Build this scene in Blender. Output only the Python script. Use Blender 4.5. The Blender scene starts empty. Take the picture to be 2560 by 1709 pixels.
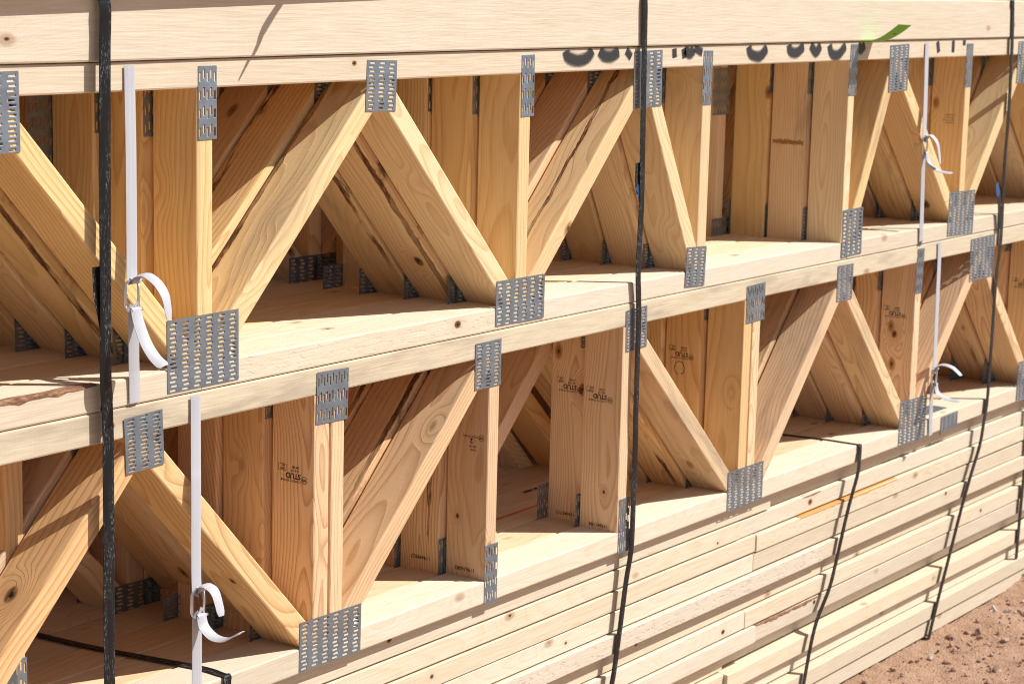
import bpy, bmesh, math, random
from mathutils import Vector, Matrix, noise
C = bpy.context.scene.collection
SC = bpy.context.scene
MM = 0.001

# ------------------------------------------------------------------ camera, sky, sun, exposure
def camera():
    yaw, pitch, roll = 0.9579505, 0.1696907, 0.0246715
    f = Vector((math.sin(yaw)*math.cos(pitch), math.cos(yaw)*math.cos(pitch), -math.sin(pitch)))
    r = Vector((math.cos(yaw), -math.sin(yaw), 0)); u = r.cross(f)
    r2 = r*math.cos(roll)+u*math.sin(roll); u2 = u*math.cos(roll)-r*math.sin(roll)
    cd = bpy.data.cameras.new("camera"); co = bpy.data.objects.new("camera", cd); C.objects.link(co)
    m = Matrix((r2, u2, -f)).transposed().to_4x4(); m.translation = (0, -1.96381, .56302)
    co.matrix_world = m
    cd.sensor_width = 36; cd.lens = 5332.78/2560*36; cd.clip_start = .05; cd.clip_end = 500
    cd.dof.use_dof = True; cd.dof.focus_distance = 3.05; cd.dof.aperture_fstop = 13
    SC.camera = co
camera()
SUN = Vector((.54, -.675, 1)).normalized()            # towards the sun
w = bpy.data.worlds.new("World"); SC.world = w; w.use_nodes = True
sky = w.node_tree.nodes.new('ShaderNodeTexSky'); sky.sky_type = 'NISHITA'; sky.sun_disc = False
sky.sun_elevation = math.asin(SUN.z); sky.sun_rotation = math.atan2(SUN.x, SUN.y)
bg = w.node_tree.nodes['Background']; bg.inputs[1].default_value = .058
w.node_tree.links.new(sky.outputs[0], bg.inputs[0])
sl = bpy.data.lights.new("sun", 'SUN'); sl.energy = 4.55; sl.angle = math.radians(.5); sl.color = (1, .98, .93)
so = bpy.data.objects.new("sun", sl); C.objects.link(so); so.rotation_euler = (-SUN).to_track_quat('-Z', 'Y').to_euler()
so.location = (2, -4, 6)
SC.view_settings.view_transform = 'Standard'; SC.view_settings.look = 'None'
SC.view_settings.gamma = 1; SC.view_settings.exposure = .44
SC.cycles.filter_width = 1.0; SC.cycles.max_bounces = 14; SC.cycles.diffuse_bounces = 12; SC.cycles.transparent_max_bounces = 12

# ------------------------------------------------------------------ materials
class NT:
    def __init__(s, name):
        s.m = bpy.data.materials.new(name); s.m.use_nodes = True; s.t = s.m.node_tree
        s.b = s.t.nodes['Principled BSDF']
    def n(s, typ, ins=None, **kw):
        nd = s.t.nodes.new('ShaderNode'+typ)
        for k, v in kw.items(): setattr(nd, k, v)
        for k, v in (ins or {}).items(): s.put(nd.inputs[k], v)
        return nd
    def put(s, sock, v):
        if isinstance(v, bpy.types.NodeSocket): s.t.links.new(v, sock)
        else: sock.default_value = v
    def math(s, op, a, b=0.0, c=None):
        nd = s.n('Math', {0: a, 1: b}, operation=op)
        if c is not None: s.put(nd.inputs[2], c)
        return nd.outputs[0]
    def vm(s, op, a, b=(0, 0, 0)):
        nd = s.n('VectorMath', {0: a, 1: b}, operation=op)
        return nd.outputs['Value' if op in ('LENGTH', 'DOT_PRODUCT', 'DISTANCE') else 'Vector']
    def mix(s, f, a, b, mode='MIX'):
        nd = s.n('Mix', data_type='RGBA', blend_type=mode)
        s.put(nd.inputs[0], f); s.put(nd.inputs[6], a); s.put(nd.inputs[7], b)
        return nd.outputs[2]
    def ramp(s, f, stops):
        nd = s.n('ValToRGB', {0: f}); e = nd.color_ramp.elements
        while len(e) < len(stops): e.new(.5)
        for i, (p, c) in enumerate(stops):
            e[i].position = p; e[i].color = (c, c, c, 1) if isinstance(c, (int, float)) else (*c, 1)
        return nd.outputs[0]
    def noise(s, v, scale=1, detail=2, rough=.5):
        return s.n('TexNoise', {'Vector': v, 'Scale': scale, 'Detail': detail, 'Roughness': rough}).outputs[0]
    def attr(s, name):
        return s.n('Attribute', attribute_type='OBJECT', attribute_name=name)
    def ss(s, v, a, b):
        return s.n('MapRange', {0: v, 1: a, 2: b, 3: 0., 4: 1.}, interpolation_type='SMOOTHSTEP').outputs[0]

def wood_material():
    k = NT('sawn_lumber')
    P0 = k.n('TexCoord').outputs['Object']
    rnd = k.n('ObjectInfo').outputs['Random']
    wn = k.n('TexWhiteNoise', {'W': k.math('MULTIPLY', rnd, 917.)}, noise_dimensions='1D').outputs['Color']
    R = k.n('SeparateColor', {0: wn}); r, g, b = R.outputs
    off = k.n('CombineXYZ', {0: k.math('MULTIPLY', r, 37.), 1: k.math('MULTIPLY', g, 11.), 2: k.math('MULTIPLY', b, 17.)}).outputs[0]
    P = k.vm('ADD', P0, off)
    S0 = k.n('SeparateXYZ', {0: P0}); x0, y0, z0 = S0.outputs
    drift = k.n('SeparateColor', {0: k.n('TexNoise', {'Vector': k.vm('MULTIPLY', P, (3.4, 3, 3)), 'Scale': 1., 'Detail': 1.}).outputs['Color']})
    wob = k.noise(k.vm('MULTIPLY', P, (5, 30, 30)), 1, 2)
    yy = k.math('ADD', k.math('SUBTRACT', y0, k.math('MULTIPLY', g, .10)), k.math('MULTIPLY', drift.outputs[0], .075))
    zz = k.math('ADD', k.math('SUBTRACT', z0, k.math('MULTIPLY_ADD', b, .12, -.06)), k.math('MULTIPLY', drift.outputs[1], .05))
    rad = k.math('SQRT', k.math('ADD', k.math('MULTIPLY', yy, yy), k.math('MULTIPLY', zz, zz)))
    rad = k.math('ADD', rad, k.math('MULTIPLY', wob, .004))
    # scattered small knots
    vor = k.n('TexVoronoi', {'Vector': k.vm('MULTIPLY', P, (7.5, 14, 14)), 'Scale': 1.}, feature='F1')
    vc = k.n('SeparateColor', {0: vor.outputs['Color']}).outputs[0]
    keep = k.math('GREATER_THAN', vc, .56)
    kd = vor.outputs['Distance']
    kwarp = k.math('MULTIPLY', k.math('SUBTRACT', 1., k.ss(kd, .05, .42)), keep)
    kcore = k.math('MULTIPLY', k.math('SUBTRACT', 1., k.ss(kd, .06, .15)), keep)
    # one big knot placed by the board's own property
    kn = k.n('SeparateXYZ', {0: k.attr('knot').outputs['Vector']})
    kx = k.math('DIVIDE', k.math('SUBTRACT', x0, kn.outputs[0]), 1.35)
    ke = k.n('Mix', {0: k.attr('knot_edge').outputs['Fac'], 2: y0, 3: z0}).outputs[0]
    ky = k.math('SUBTRACT', ke, kn.outputs[1])
    dk = k.math('DIVIDE', k.math('SQRT', k.math('ADD', k.math('MULTIPLY', kx, kx), k.math('MULTIPLY', ky, ky))), k.math('MAXIMUM', kn.outputs[2], .0001))
    bw = k.math('SUBTRACT', 1., k.ss(dk, .7, 3.2))
    bk = k.math('SUBTRACT', 1., k.ss(k.math('ADD', dk, k.math('MULTIPLY', k.math('SUBTRACT', wob, .5), .5)), .55, 1.0))
    sp = k.math('MULTIPLY_ADD', r, .0045, .0042)
    ph = k.math('DIVIDE', rad, sp)
    ph = k.math('ADD', ph, k.math('MULTIPLY', kwarp, 2.2))
    ph = k.math('ADD', ph, k.math('MULTIPLY', bw, 4.))
    fr = k.math('FRACT', ph)
    ring = k.ramp(fr, [(0, 0.), (.45, .08), (.78, .62), (.9, 1.), (.97, .7), (1, 0.)])
    tone = k.attr('tone').outputs['Fac']
    pale = k.attr('pale').outputs['Fac']
    light = k.mix(pale, k.mix(tone, (.83, .63, .365, 1), (.77, .52, .30, 1)), (.70, .60, .462, 1))
    dark = k.mix(pale, k.mix(tone, (.64, .415, .175, 1), (.50, .255, .12, 1)), (.60, .475, .31, 1))
    ringamt = k.math('MULTIPLY', ring, k.math('MULTIPLY_ADD', k.math('MULTIPLY', b, b), .4, k.math('MULTIPLY_ADD', tone, .15, .4)))
    ringamt = k.math('MULTIPLY', ringamt, k.math('MULTIPLY_ADD', pale, -.55, 1.))
    col = k.mix(ringamt, light, dark)
    # board to board and patchy variation
    hsv = k.n('HueSaturation', {'Hue': k.math('MULTIPLY_ADD', g, .009, .4955), 'Saturation': k.math('MULTIPLY_ADD', r, .28, .86),
                                'Value': k.math('MULTIPLY_ADD', b, .16, .90), 'Color': col}).outputs[0]
    patch = k.noise(k.vm('MULTIPLY', P, (2.5, 14, 14)), 1, 3)
    col = k.mix(k.math('MULTIPLY', k.ss(patch, .52, .8), k.math('MULTIPLY_ADD', pale, -.28, .42)), hsv, (.56, .37, .18, 1))
    fib = k.noise(k.vm('MULTIPLY', P, (14, 420, 420)), 1, 2, .6)
    col = k.mix(.6, col, k.ramp(fib, [(.28, .38), (.72, .6)]), 'OVERLAY')
    # saw-mill and handling marks: short cross streaks
    saw = k.noise(k.vm('MULTIPLY', P, (260, 14, 9)), 1, 2)
    col = k.mix(.06, col, k.ramp(saw, [(.3, .4), (.7, .6)]), 'OVERLAY')
    rough = k.attr('rough').outputs['Fac']
    chip = k.ss(k.noise(k.vm('MULTIPLY', P, (55, 150, 150)), 1, 3, .6), .54, .66)
    col = k.mix(k.math('MULTIPLY', k.math('MULTIPLY', chip, rough), .45), col, (.40, .26, .12, 1))
    # weather stain
    st = k.math('MULTIPLY', k.ss(k.noise(k.vm('MULTIPLY', P, (4, 20, 20)), 1, 4, .6), .46, .68), k.attr('stain').outputs['Fac'])
    col = k.mix(st, col, (.26, .20, .15, 1))
    # knots
    col = k.mix(k.math('MULTIPLY', kcore, k.math('MULTIPLY_ADD', pale, -.35, .92)), col, k.mix(fr, (.26, .115, .045, 1), (.40, .21, .09, 1)))
    col = k.mix(k.math('MULTIPLY', k.math('SUBTRACT', 1., k.ss(kd, .015, .05)), keep), col, (.05, .022, .01, 1))
    col = k.mix(k.math('MULTIPLY', bw, .35), col, dark)
    col = k.mix(bk, col, k.mix(fr, (.10, .045, .02, 1), (.30, .15, .065, 1)))
    col = k.mix(k.math('SUBTRACT', 1., k.ss(k.math('ADD', dk, k.math('MULTIPLY', k.math('SUBTRACT', k.noise(P, 160, 3), .5), .9)), .15, .45)), col, (.02, .01, .006, 1))
    # wane: a strip of bark left along the board
    wa = k.n('SeparateXYZ', {0: k.attr('wane').outputs['Vector']})
    wnz = k.noise(k.vm('MULTIPLY', P, (14, 20, 20)), 1, 4, .65)
    wd = k.math('ABSOLUTE', k.math('ADD', k.math('SUBTRACT', y0, wa.outputs[0]), k.math('MULTIPLY', k.math('SUBTRACT', wnz, .5), .016)))
    wm = k.math('SUBTRACT', 1., k.ss(k.math('DIVIDE', wd, k.math('MAXIMUM', wa.outputs[1], .00001)), .7, 1.05))
    wmask = k.math('MULTIPLY', k.ss(k.noise(k.vm('MULTIPLY', P, (9, 40, 40)), 1, 4, .65), .42, .56), k.ss(k.noise(k.vm('MULTIPLY', P, (3, 4, 4)), 1, 1), .38, .55))
    wmask = k.math('MINIMUM', k.math('ADD', wmask, k.math('MAXIMUM', k.math('SUBTRACT', wa.outputs[2], 1.), 0.)), 1.)
    wm = k.math('MULTIPLY', wm, wmask)
    wm = k.math('MAXIMUM', wm, 0.)
    col = k.mix(k.math('MULTIPLY', wm, k.math('MINIMUM', wa.outputs[2], 1.)), col, k.ramp(k.noise(k.vm('MULTIPLY', P, (40, 140, 140)), 1, 4, .7), [(.3, (.035, .018, .009)), (.5, (.15, .068, .03)), (.7, (.42, .2, .085))]))
    k.put(k.b.inputs['Base Color'], col)
    k.put(k.b.inputs['Roughness'], .62); k.put(k.b.inputs['Specular IOR Level'], .22)
    hgt = k.math('ADD', k.math('MULTIPLY', fib, .35), k.math('MULTIPLY', ring, k.math('MULTIPLY_ADD', pale, -.28, .35)))
    hgt = k.math('ADD', hgt, k.math('MULTIPLY', saw, .12))
    hgt = k.math('SUBTRACT', hgt, k.math('MULTIPLY', k.math('MULTIPLY', chip, rough), 1.4))
    hgt = k.math('SUBTRACT', hgt, k.math('MULTIPLY', wm, 1.2))
    hgt = k.math('ADD', hgt, k.math('MULTIPLY', kcore, .6))
    bp = k.n('Bump', {'Height': hgt, 'Distance': .0011, 'Strength': .7})
    k.put(k.b.inputs['Normal'], bp.outputs[0])
    return k.m
WOOD = wood_material()

def bark():
    k = NT('bark')
    P = k.n('TexCoord').outputs['Object']
    nz = k.noise(k.vm('MULTIPLY', P, (60, 160, 160)), 1, 4, .7)
    k.put(k.b.inputs['Base Color'], k.ramp(nz, [(.3, (.07, .03, .016)), (.5, (.22, .10, .05)), (.7, (.42, .24, .13))]))
    k.put(k.b.inputs['Roughness'], .85); k.put(k.b.inputs['Normal'], k.n('Bump', {'Height': nz, 'Distance': .003, 'Strength': .8}).outputs[0])
    return k.m
BARK = bark()

def galv():
    k = NT('galvanised_steel')
    P = k.n('TexCoord').outputs['Object']; rnd = k.n('ObjectInfo').outputs['Random']
    P = k.vm('ADD', P, k.n('CombineXYZ', {0: k.math('MULTIPLY', rnd, 9.)}).outputs[0])
    v = k.n('SeparateColor', {0: k.n('TexVoronoi', {'Vector': P, 'Scale': 150.}).outputs['Color']}).outputs[0]
    nz = k.noise(P, 28, 4, .6)
    f = k.math('ADD', k.math('MULTIPLY', v, .12), k.math('MULTIPLY', nz, .88))
    k.put(k.b.inputs['Base Color'], k.ramp(f, [(.25, (.235, .285, .345)), (.75, (.34, .40, .47))]))
    k.put(k.b.inputs['Metallic'], .82); k.put(k.b.inputs['Roughness'], k.math('MULTIPLY_ADD', f, .25, .33))
    k.put(k.b.inputs['Normal'], k.n('Bump', {'Height': nz, 'Distance': .001, 'Strength': .25}).outputs[0])
    return k.m
GALV = galv()

def simple(name, col, rough=.6, metal=0., spec=.3, trans=None):
    k = NT(name); k.put(k.b.inputs['Base Color'], (*col, 1)); k.put(k.b.inputs['Roughness'], rough)
    k.put(k.b.inputs['Metallic'], metal); k.put(k.b.inputs['Specular IOR Level'], spec)
    P = k.n('TexCoord').outputs['Object']
    nz = k.noise(P, 60, 3)
    k.put(k.b.inputs['Base Color'], k.mix(.25, (*col, 1), k.ramp(nz, [(.3, .4), (.7, .6)]), 'OVERLAY'))
    return k.m
ORANGE = simple('wet_orange_wood', (.62, .27, .075), .5)
INK = simple('stamp_ink', (.035, .024, .018), .8)
PENCIL = simple('orange_crayon', (.75, .12, .02), .8)
WIRE = simple('zinc_wire', (.72, .76, .80), .28, .9, .5)
BLUEPL = simple('blue_strap_end', (.03, .11, .30), .4)
TAGM = simple('green_tag_paper', (.20, .50, .06), .65)
TAGI = simple('tag_print', (.03, .11, .02), .8)

def spray():
    k = NT('black_spray_paint')
    a = k.n('Attribute', attribute_type='GEOMETRY', attribute_name='cover').outputs['Fac']
    P = k.n('TexCoord').outputs['Object']
    nz = k.noise(P, 420, 3, .7); n2 = k.noise(k.vm('MULTIPLY', P, (40, 200, 300)), 1, 2)
    f = k.ss(k.math('ADD', a, k.math('ADD', k.math('MULTIPLY', k.math('SUBTRACT', nz, .5), .55), k.math('MULTIPLY', k.math('SUBTRACT', n2, .5), .25))), 0.08, .8)
    k.put(k.b.inputs['Base Color'], (.028, .029, .034, 1)); k.put(k.b.inputs['Roughness'], .55)
    k.put(k.b.inputs['Alpha'], k.math('MULTIPLY', f, .93))
    return k.m
SPRAY = spray()

def strap_mat(name, base, streak, amount, rough, spec, lines):
    k = NT(name)
    uv = k.n('TexCoord').outputs['UV']; rnd = k.n('ObjectInfo').outputs['Random']
    P = k.vm('ADD', uv, k.n('CombineXYZ', {0: k.math('MULTIPLY', rnd, 5.)}).outputs[0])
    s = k.noise(k.vm('MULTIPLY', P, (130, 520, 1)), 1, 4, .8)
    zone = k.noise(k.vm('MULTIPLY', P, (9, 90, 1)), 1, 2)
    f = k.math('MULTIPLY', k.ss(s, .52, .68), k.math('MULTIPLY', k.ss(zone, .42, .62), amount))
    ln = k.noise(k.vm('MULTIPLY', P, (.6, 900, 1)), 1, 1)
    col = k.mix(lines, (*base, 1), k.ramp(ln, [(.3, .35), (.7, .6)]), 'OVERLAY')
    k.put(k.b.inputs['Base Color'], k.mix(f, col, (*streak, 1)))
    k.put(k.b.inputs['Roughness'], rough); k.put(k.b.inputs['Specular IOR Level'], spec)
    k.put(k.b.inputs['Normal'], k.n('Bump', {'Height': k.math('ADD', ln, s), 'Distance': .0005, 'Strength': .4}).outputs[0])
    return k.m
BLACKS = strap_mat('black_plastic_strap', (.008, .008, .0095), (.34, .35, .38), .8, .36, .32, .2)
def _thin(m):
    m.node_tree.nodes['Principled BSDF'].inputs['Alpha'].default_value = .86; return m
WHITES = strap_mat('white_cord_strap', (.56, .56, .60), (.48, .48, .54), .4, .5, .3, .5)

_thin(WHITES)

def dirt():
    k = NT('red_dirt')
    P = k.n('TexCoord').outputs['Object']
    a = k.noise(P, 2.2, 4, .6); b = k.noise(P, 38, 5, .7); c = k.noise(P, 170, 3, .6)
    f = k.math('ADD', k.math('MULTIPLY', a, .35), k.math('ADD', k.math('MULTIPLY', b, .4), k.math('MULTIPLY', c, .25)))
    k.put(k.b.inputs['Base Color'], k.ramp(f, [(.3, (.25, .14, .088)), (.5, (.42, .26, .172)), (.7, (.53, .365, .265))]))
    k.put(k.b.inputs['Roughness'], .9); k.put(k.b.inputs['Specular IOR Level'], .15)
    k.put(k.b.inputs['Normal'], k.n('Bump', {'Height': k.math('ADD', b, c), 'Distance': .012, 'Strength': .7}).outputs[0])
    return k.m
def pebble():
    k = NT('pebbles')
    rnd = k.n('TexVoronoi', {'Vector': k.n('NewGeometry').outputs['Position'], 'Scale': 22.})
    c = k.n('SeparateColor', {0: rnd.outputs['Color']}).outputs[1]
    k.put(k.b.inputs['Base Color'], k.ramp(c, [(0, (.22, .115, .075)), (.6, (.42, .26, .18)), (.85, (.44, .31, .24)), (1, (.55, .47, .42))]))
    k.put(k.b.inputs['Roughness'], .85)
    return k.m

# ------------------------------------------------------------------ object helpers
def link(name, me, parent=None, mat=None):
    o = bpy.data.objects.new(name, me); C.objects.link(o)
    if parent: o.parent = parent
    if mat and me and not me.materials: me.materials.append(mat)
    return o
def tag(o, label, cat, group=None):
    o['label'] = label; o['category'] = cat
    if group: o['group'] = group
    return o
def empty(name, loc, label, cat, group=None):
    o = bpy.data.objects.new(name, None); C.objects.link(o); o.location = Vector(loc)*MM
    o.empty_display_size = .05
    return tag(o, label, cat, group)
def mesh(name, v, f, smooth=False):
    me = bpy.data.meshes.new(name); me.from_pydata(v, [], f); me.update()
    if smooth: me.polygons.foreach_set('use_smooth', [True]*len(me.polygons))
    return me

def sweep_board(name, rings, depth, rad=2.6, seg=2, jag=0.):
    """rings: list of ((x_bottom, z_bottom), (x_top, z_top)) in mm in the board's own frame; a
    rounded rectangle (depth in y) is carried through them."""
    zs = []
    prof = []                                  # (y, t) t 0..1 between bottom and top, plus z inset mm
    def corner(cy, sy, tz, sz):
        out = []
        for i in range(seg+1):
            a = math.pi/2*i/seg
            out.append((cy+sy*rad*(1-math.cos(a)), tz, sz*rad*(1-math.sin(a))))
        return out
    prof += corner(0, 1, 0, 1)                 # front bottom: from front face down to bottom face
    prof += corner(depth, -1, 0, 1)[::-1]
    prof += corner(depth, -1, 1, -1)
    prof += corner(0, 1, 1, -1)[::-1]
    v = []; n = len(prof)
    for (xb, zb), (xt, zt) in rings:
        h = max(zt-zb, 1e-3)
        for (y, t, ins) in prof:
            z = zb+(zt-zb)*t+ins
            q = (z-zb)/h
            v.append(((xb+(xt-xb)*q)*MM, y*MM, z*MM))
    f = []
    for i in range(len(rings)-1):
        for j in range(n):
            a = i*n+j; b = i*n+(j+1) % n
            f.append((a, a+n, b+n, b))
    f.append(tuple(range(n))); m = (len(rings)-1)*n
    f.append(tuple(range(m+n-1, m-1, -1)))
    me = mesh(name, v, f)
    bm = bmesh.new(); bm.from_mesh(me); bmesh.ops.recalc_face_normals(bm, faces=bm.faces)
    bm.to_mesh(me); bm.free()
    return me

def props(o, tone=0., stain=0., knot=None, wane=None, rough=0., pale=None, edge=0.):
    o['knot_edge'] = float(edge)
    if pale is None: pale = o.get('pale', 1. if o.name.split('.')[0] in ('top_chord', 'bottom_chord', 'board', 'chord', 'loose_board') else 0.)
    o['pale'] = float(pale)
    o['tone'] = float(tone); o['stain'] = float(stain); o['rough'] = float(rough)
    o['knot'] = tuple(float(a) for a in (knot or (90, 0, 0)))
    o['wane'] = tuple(float(a) for a in (wane or (9, 0, 0)))

def chord(name, parent, xs, zb, zt, y0=0., depth=81., **kw):
    rings = [((x-xs[0], zb(x)), (x-xs[0], zt(x))) for x in xs]
    zc = zb(xs[0]); rings = [((a, b-zc), (c, d-zc)) for (a, b), (c, d) in rings]
    me = sweep_board(name, rings, depth)
    o = link(name, me, parent, WOOD); o.location = (xs[0]*MM, y0*MM, zc*MM)
    props(o, **kw); return o

def member(name, parent, q, y0=0., depth=81., **kw):
    """q: four world (x, z) corners, edge 1 bottom/top then edge 2 top/bottom."""
    a, b, c, d = [Vector(p) for p in q]
    ax = (b-a).normalized(); up = Vector((-ax.y, ax.x))
    if (c-a).dot(up) < 0: a, b, c, d = d, c, b, a
    loc = lambda p: ((p-a).dot(ax), (p-a).dot(up))
    A, B, Cc, Dd = loc(a), loc(b), loc(c), loc(d)
    me = sweep_board(name, [(A, Dd), (B, Cc)], depth)
    o = link(name, me, parent, WOOD)
    o.location = (a.x*MM, y0*MM, a.y*MM); o.rotation_euler = (0, -math.atan2(ax.y, ax.x), 0)
    props(o, **kw); return o

# ------------------------------------------------------------------ toothed connector plate (real slots, real teeth)
def plate_mesh(w_, h_, orient, cols, rows):
    if orient == 'v': A, B, ca, cb = h_, w_, rows, cols
    else: A, B, ca, cb = w_, h_, cols, rows
    t = .45; v = []; f = []
    def q(pts):
        i = len(v); v.extend(pts); f.append(tuple(range(i, i+len(pts))))
    pa = A/ca; la = pa*.25; rnd = random.Random(int(w_*7+h_*3+ca))
    pb = B/(cb+.5); lb = pb*.28
    for i in range(ca):
        a0 = -A/2+pa*i; a1 = a0+pa; ac = (a0+a1)/2
        o = rnd.uniform(0, .5)*pb if orient == 'h' else 0.
        for j in range(cb):
            if orient == 'v':
                pbb = B/cb; b0 = -B/2+pbb*j; b1 = b0+pbb; lbb = pbb*.25
                acc = ac + (pa*.09 if j % 2 else -pa*.09)
            else:
                b0 = -B/2+o+pb*j; b1 = b0+pb; lbb = lb; acc = ac + (pa*.055 if j % 2 else -pa*.055)
                if j == 0: b0 = -B/2
                if j == cb-1: b1 = B/2
            bc = (-B/2+o+pb*(j+.5)) if orient != 'v' else (b0+b1)/2
            acc += rnd.uniform(-.2, .2)
            s0, s1, u0, u1 = acc-la, acc+la, bc-lbb, bc+lbb
            for yy, flip in ((-t, 0), (0., 1)):
                for ring in (((a0, b0), (a1, b0), (s1, u0), (s0, u0)), ((a1, b0), (a1, b1), (s1, u1), (s1, u0)),
                             ((a1, b1), (a0, b1), (s0, u1), (s1, u1)), ((a0, b1), (a0, b0), (s0, u0), (s0, u1))):
                    pts = [(p[0], yy, p[1]) for p in ring]
                    q(pts[::-1] if flip else pts)
            rim = [(s0, u0), (s1, u0), (s1, u1), (s0, u1)]
            for e in range(4):
                p0, p1 = rim[e], rim[(e+1) % 4]
                q([(p0[0], -t, p0[1]), (p1[0], -t, p1[1]), (p1[0], 0, p1[1]), (p0[0], 0, p0[1])])
            # pressed lower lip of the slot
            if orient == 'v': q([(s0-.4, -t-.12, u0), (s0-.4, -t-.12, u1), (s0+.12, -t+.1, u1), (s0+.12, -t+.1, u0)])
            else: q([(s0, -t-.12, u0-.4), (s1, -t-.12, u0-.4), (s1, -t+.1, u0+.1), (s0, -t+.1, u0+.1)])
            for (ae, sg) in ((s0, 1), (s1, -1)):
                q([(ae, -.2, u0), (ae, -.2, u1), (ae+sg*1.2, 3.6, u1-.2), (ae+sg*1.2, 3.6, u0+.2)])
                q([(ae+sg*1.2, 3.6, u0+.2), (ae+sg*1.2, 3.6, u1-.2), (ae+sg*.8, 8., (u0+u1)/2)])
    for p0, p1 in (((-A/2, -B/2), (A/2, -B/2)), ((A/2, -B/2), (A/2, B/2)), ((A/2, B/2), (-A/2, B/2)), ((-A/2, B/2), (-A/2, -B/2))):
        q([(p0[0], -t, p0[1]), (p0[0], 0, p0[1]), (p1[0], 0, p1[1]), (p1[0], -t, p1[1])])
    if orient == 'v': v2 = [(-p[2]*MM, p[1]*MM, p[0]*MM) for p in v]
    else: v2 = [(p[0]*MM, p[1]*MM, p[2]*MM) for p in v]
    me = mesh('connector_plate', v2, f); me.materials.append(GALV)
    return me
PM = {}
def plate(parent, orient, cols, rows, box, y=-.1, back=False):
    cx, cz, w_, h_, rot = box
    key = (orient, cols, rows, round(w_), round(h_))
    if key not in PM: PM[key] = plate_mesh(w_, h_, orient, cols, rows)
    o = link('connector_plate', PM[key], parent)
    o.location = (cx*MM, y*MM, cz*MM)
    o.rotation_euler = (0, -math.radians(rot), math.pi if back else 0)
    return o

# ------------------------------------------------------------------ ribbons (straps), tubes, text
def crom(pts, n=6):
    P = [Vector(p) for p in pts]
    if len(P) < 3: return P
    out = []
    for i in range(len(P)-1):
        p0 = P[max(i-1, 0)]; p1 = P[i]; p2 = P[i+1]; p3 = P[min(i+2, len(P)-1)]
        for j in range(n):
            t = j/n
            out.append(.5*((2*p1)+(p2-p0)*t+(2*p0-5*p1+4*p2-p3)*t*t+(3*p1-p0-3*p2+p3)*t**3))
    out.append(P[-1]); return out
def ribbon(name, pts, width, thick, mat, parent=None, wdir=(1, 0, 0), n=6, taper=None, sag=.12):
    """a strap of real thickness along pts (mm); wdir is the direction of its width (one, or one per point)."""
    P = crom(pts, n); m = len(P)
    many = isinstance(wdir[0], (tuple, list))
    W = crom(wdir, n) if many else [Vector(wdir)]*m
    v = []; f = []; uv = []; L = 0.
    K = 4
    for i, p in enumerate(P):
        t = (P[min(i+1, m-1)]-P[max(i-1, 0)]).normalized()
        wv = W[min(i, len(W)-1)]; wv = (wv-t*wv.dot(t)).normalized(); nn = t.cross(wv).normalized()
        if i: L += (P[i]-P[i-1]).length
        ww = width*(taper(i/(m-1)) if taper else 1.)
        row = []
        for s in (1, -1):
            for k_ in range(K+1):
                c = (k_/K-.5)*s
                bow = sag*ww*.12*(1-(2*c)**2)
                q = p+wv*c*ww+nn*(s*thick/2+bow)
                v.append(q*MM); uv.append((L*MM, c*width*MM))
    nrow = 2*(K+1)
    for i in range(m-1):
        for j in range(nrow):
            a = i*nrow+j; b = i*nrow+(j+1) % nrow
            f.append((a, b, b+nrow, a+nrow))
    f.append(tuple(range(nrow))[::-1]); f.append(tuple(range((m-1)*nrow, m*nrow)))
    me = mesh(name, [tuple(a) for a in v], f)
    ul = me.uv_layers.new(name='UVMap')
    for lp in me.loops: ul.data[lp.index].uv = uv[lp.vertex_index]
    bm = bmesh.new(); bm.from_mesh(me); bmesh.ops.recalc_face_normals(bm, faces=bm.faces)
    for fc in bm.faces: fc.smooth = True
    for e in bm.edges: e.smooth = e.calc_face_angle(0) < .8
    bm.to_mesh(me); bm.free()
    o = link(name, me, parent, mat)
    if parent: o.location = -parent.location
    return o
def tube_bm(bm, pts, r, closed=False, seg=10):
    P = [Vector(p)*MM for p in pts]; m = len(P); rows = []
    for i, p in enumerate(P):
        a = P[(i-1) % m] if closed or i else p; b = P[(i+1) % m] if closed or i < m-1 else p
        t = (b-a).normalized(); s = t.orthogonal().normalized()
        s = (Vector((.13, 1, .07))-t*t.dot(Vector((.13, 1, .07)))).normalized(); u = t.cross(s)
        rows.append([bm.verts.new(p+(s*math.cos(2*math.pi*k/seg)+u*math.sin(2*math.pi*k/seg))*r*MM) for k in range(seg)])
    for i in range(m if closed else m-1):
        A, B = rows[i], rows[(i+1) % m]
        for k in range(seg): bm.faces.new((A[k], A[(k+1) % seg], B[(k+1) % seg], B[k])).smooth = True
    if not closed: bm.faces.new(rows[0][::-1]); bm.faces.new(rows[-1])

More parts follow.
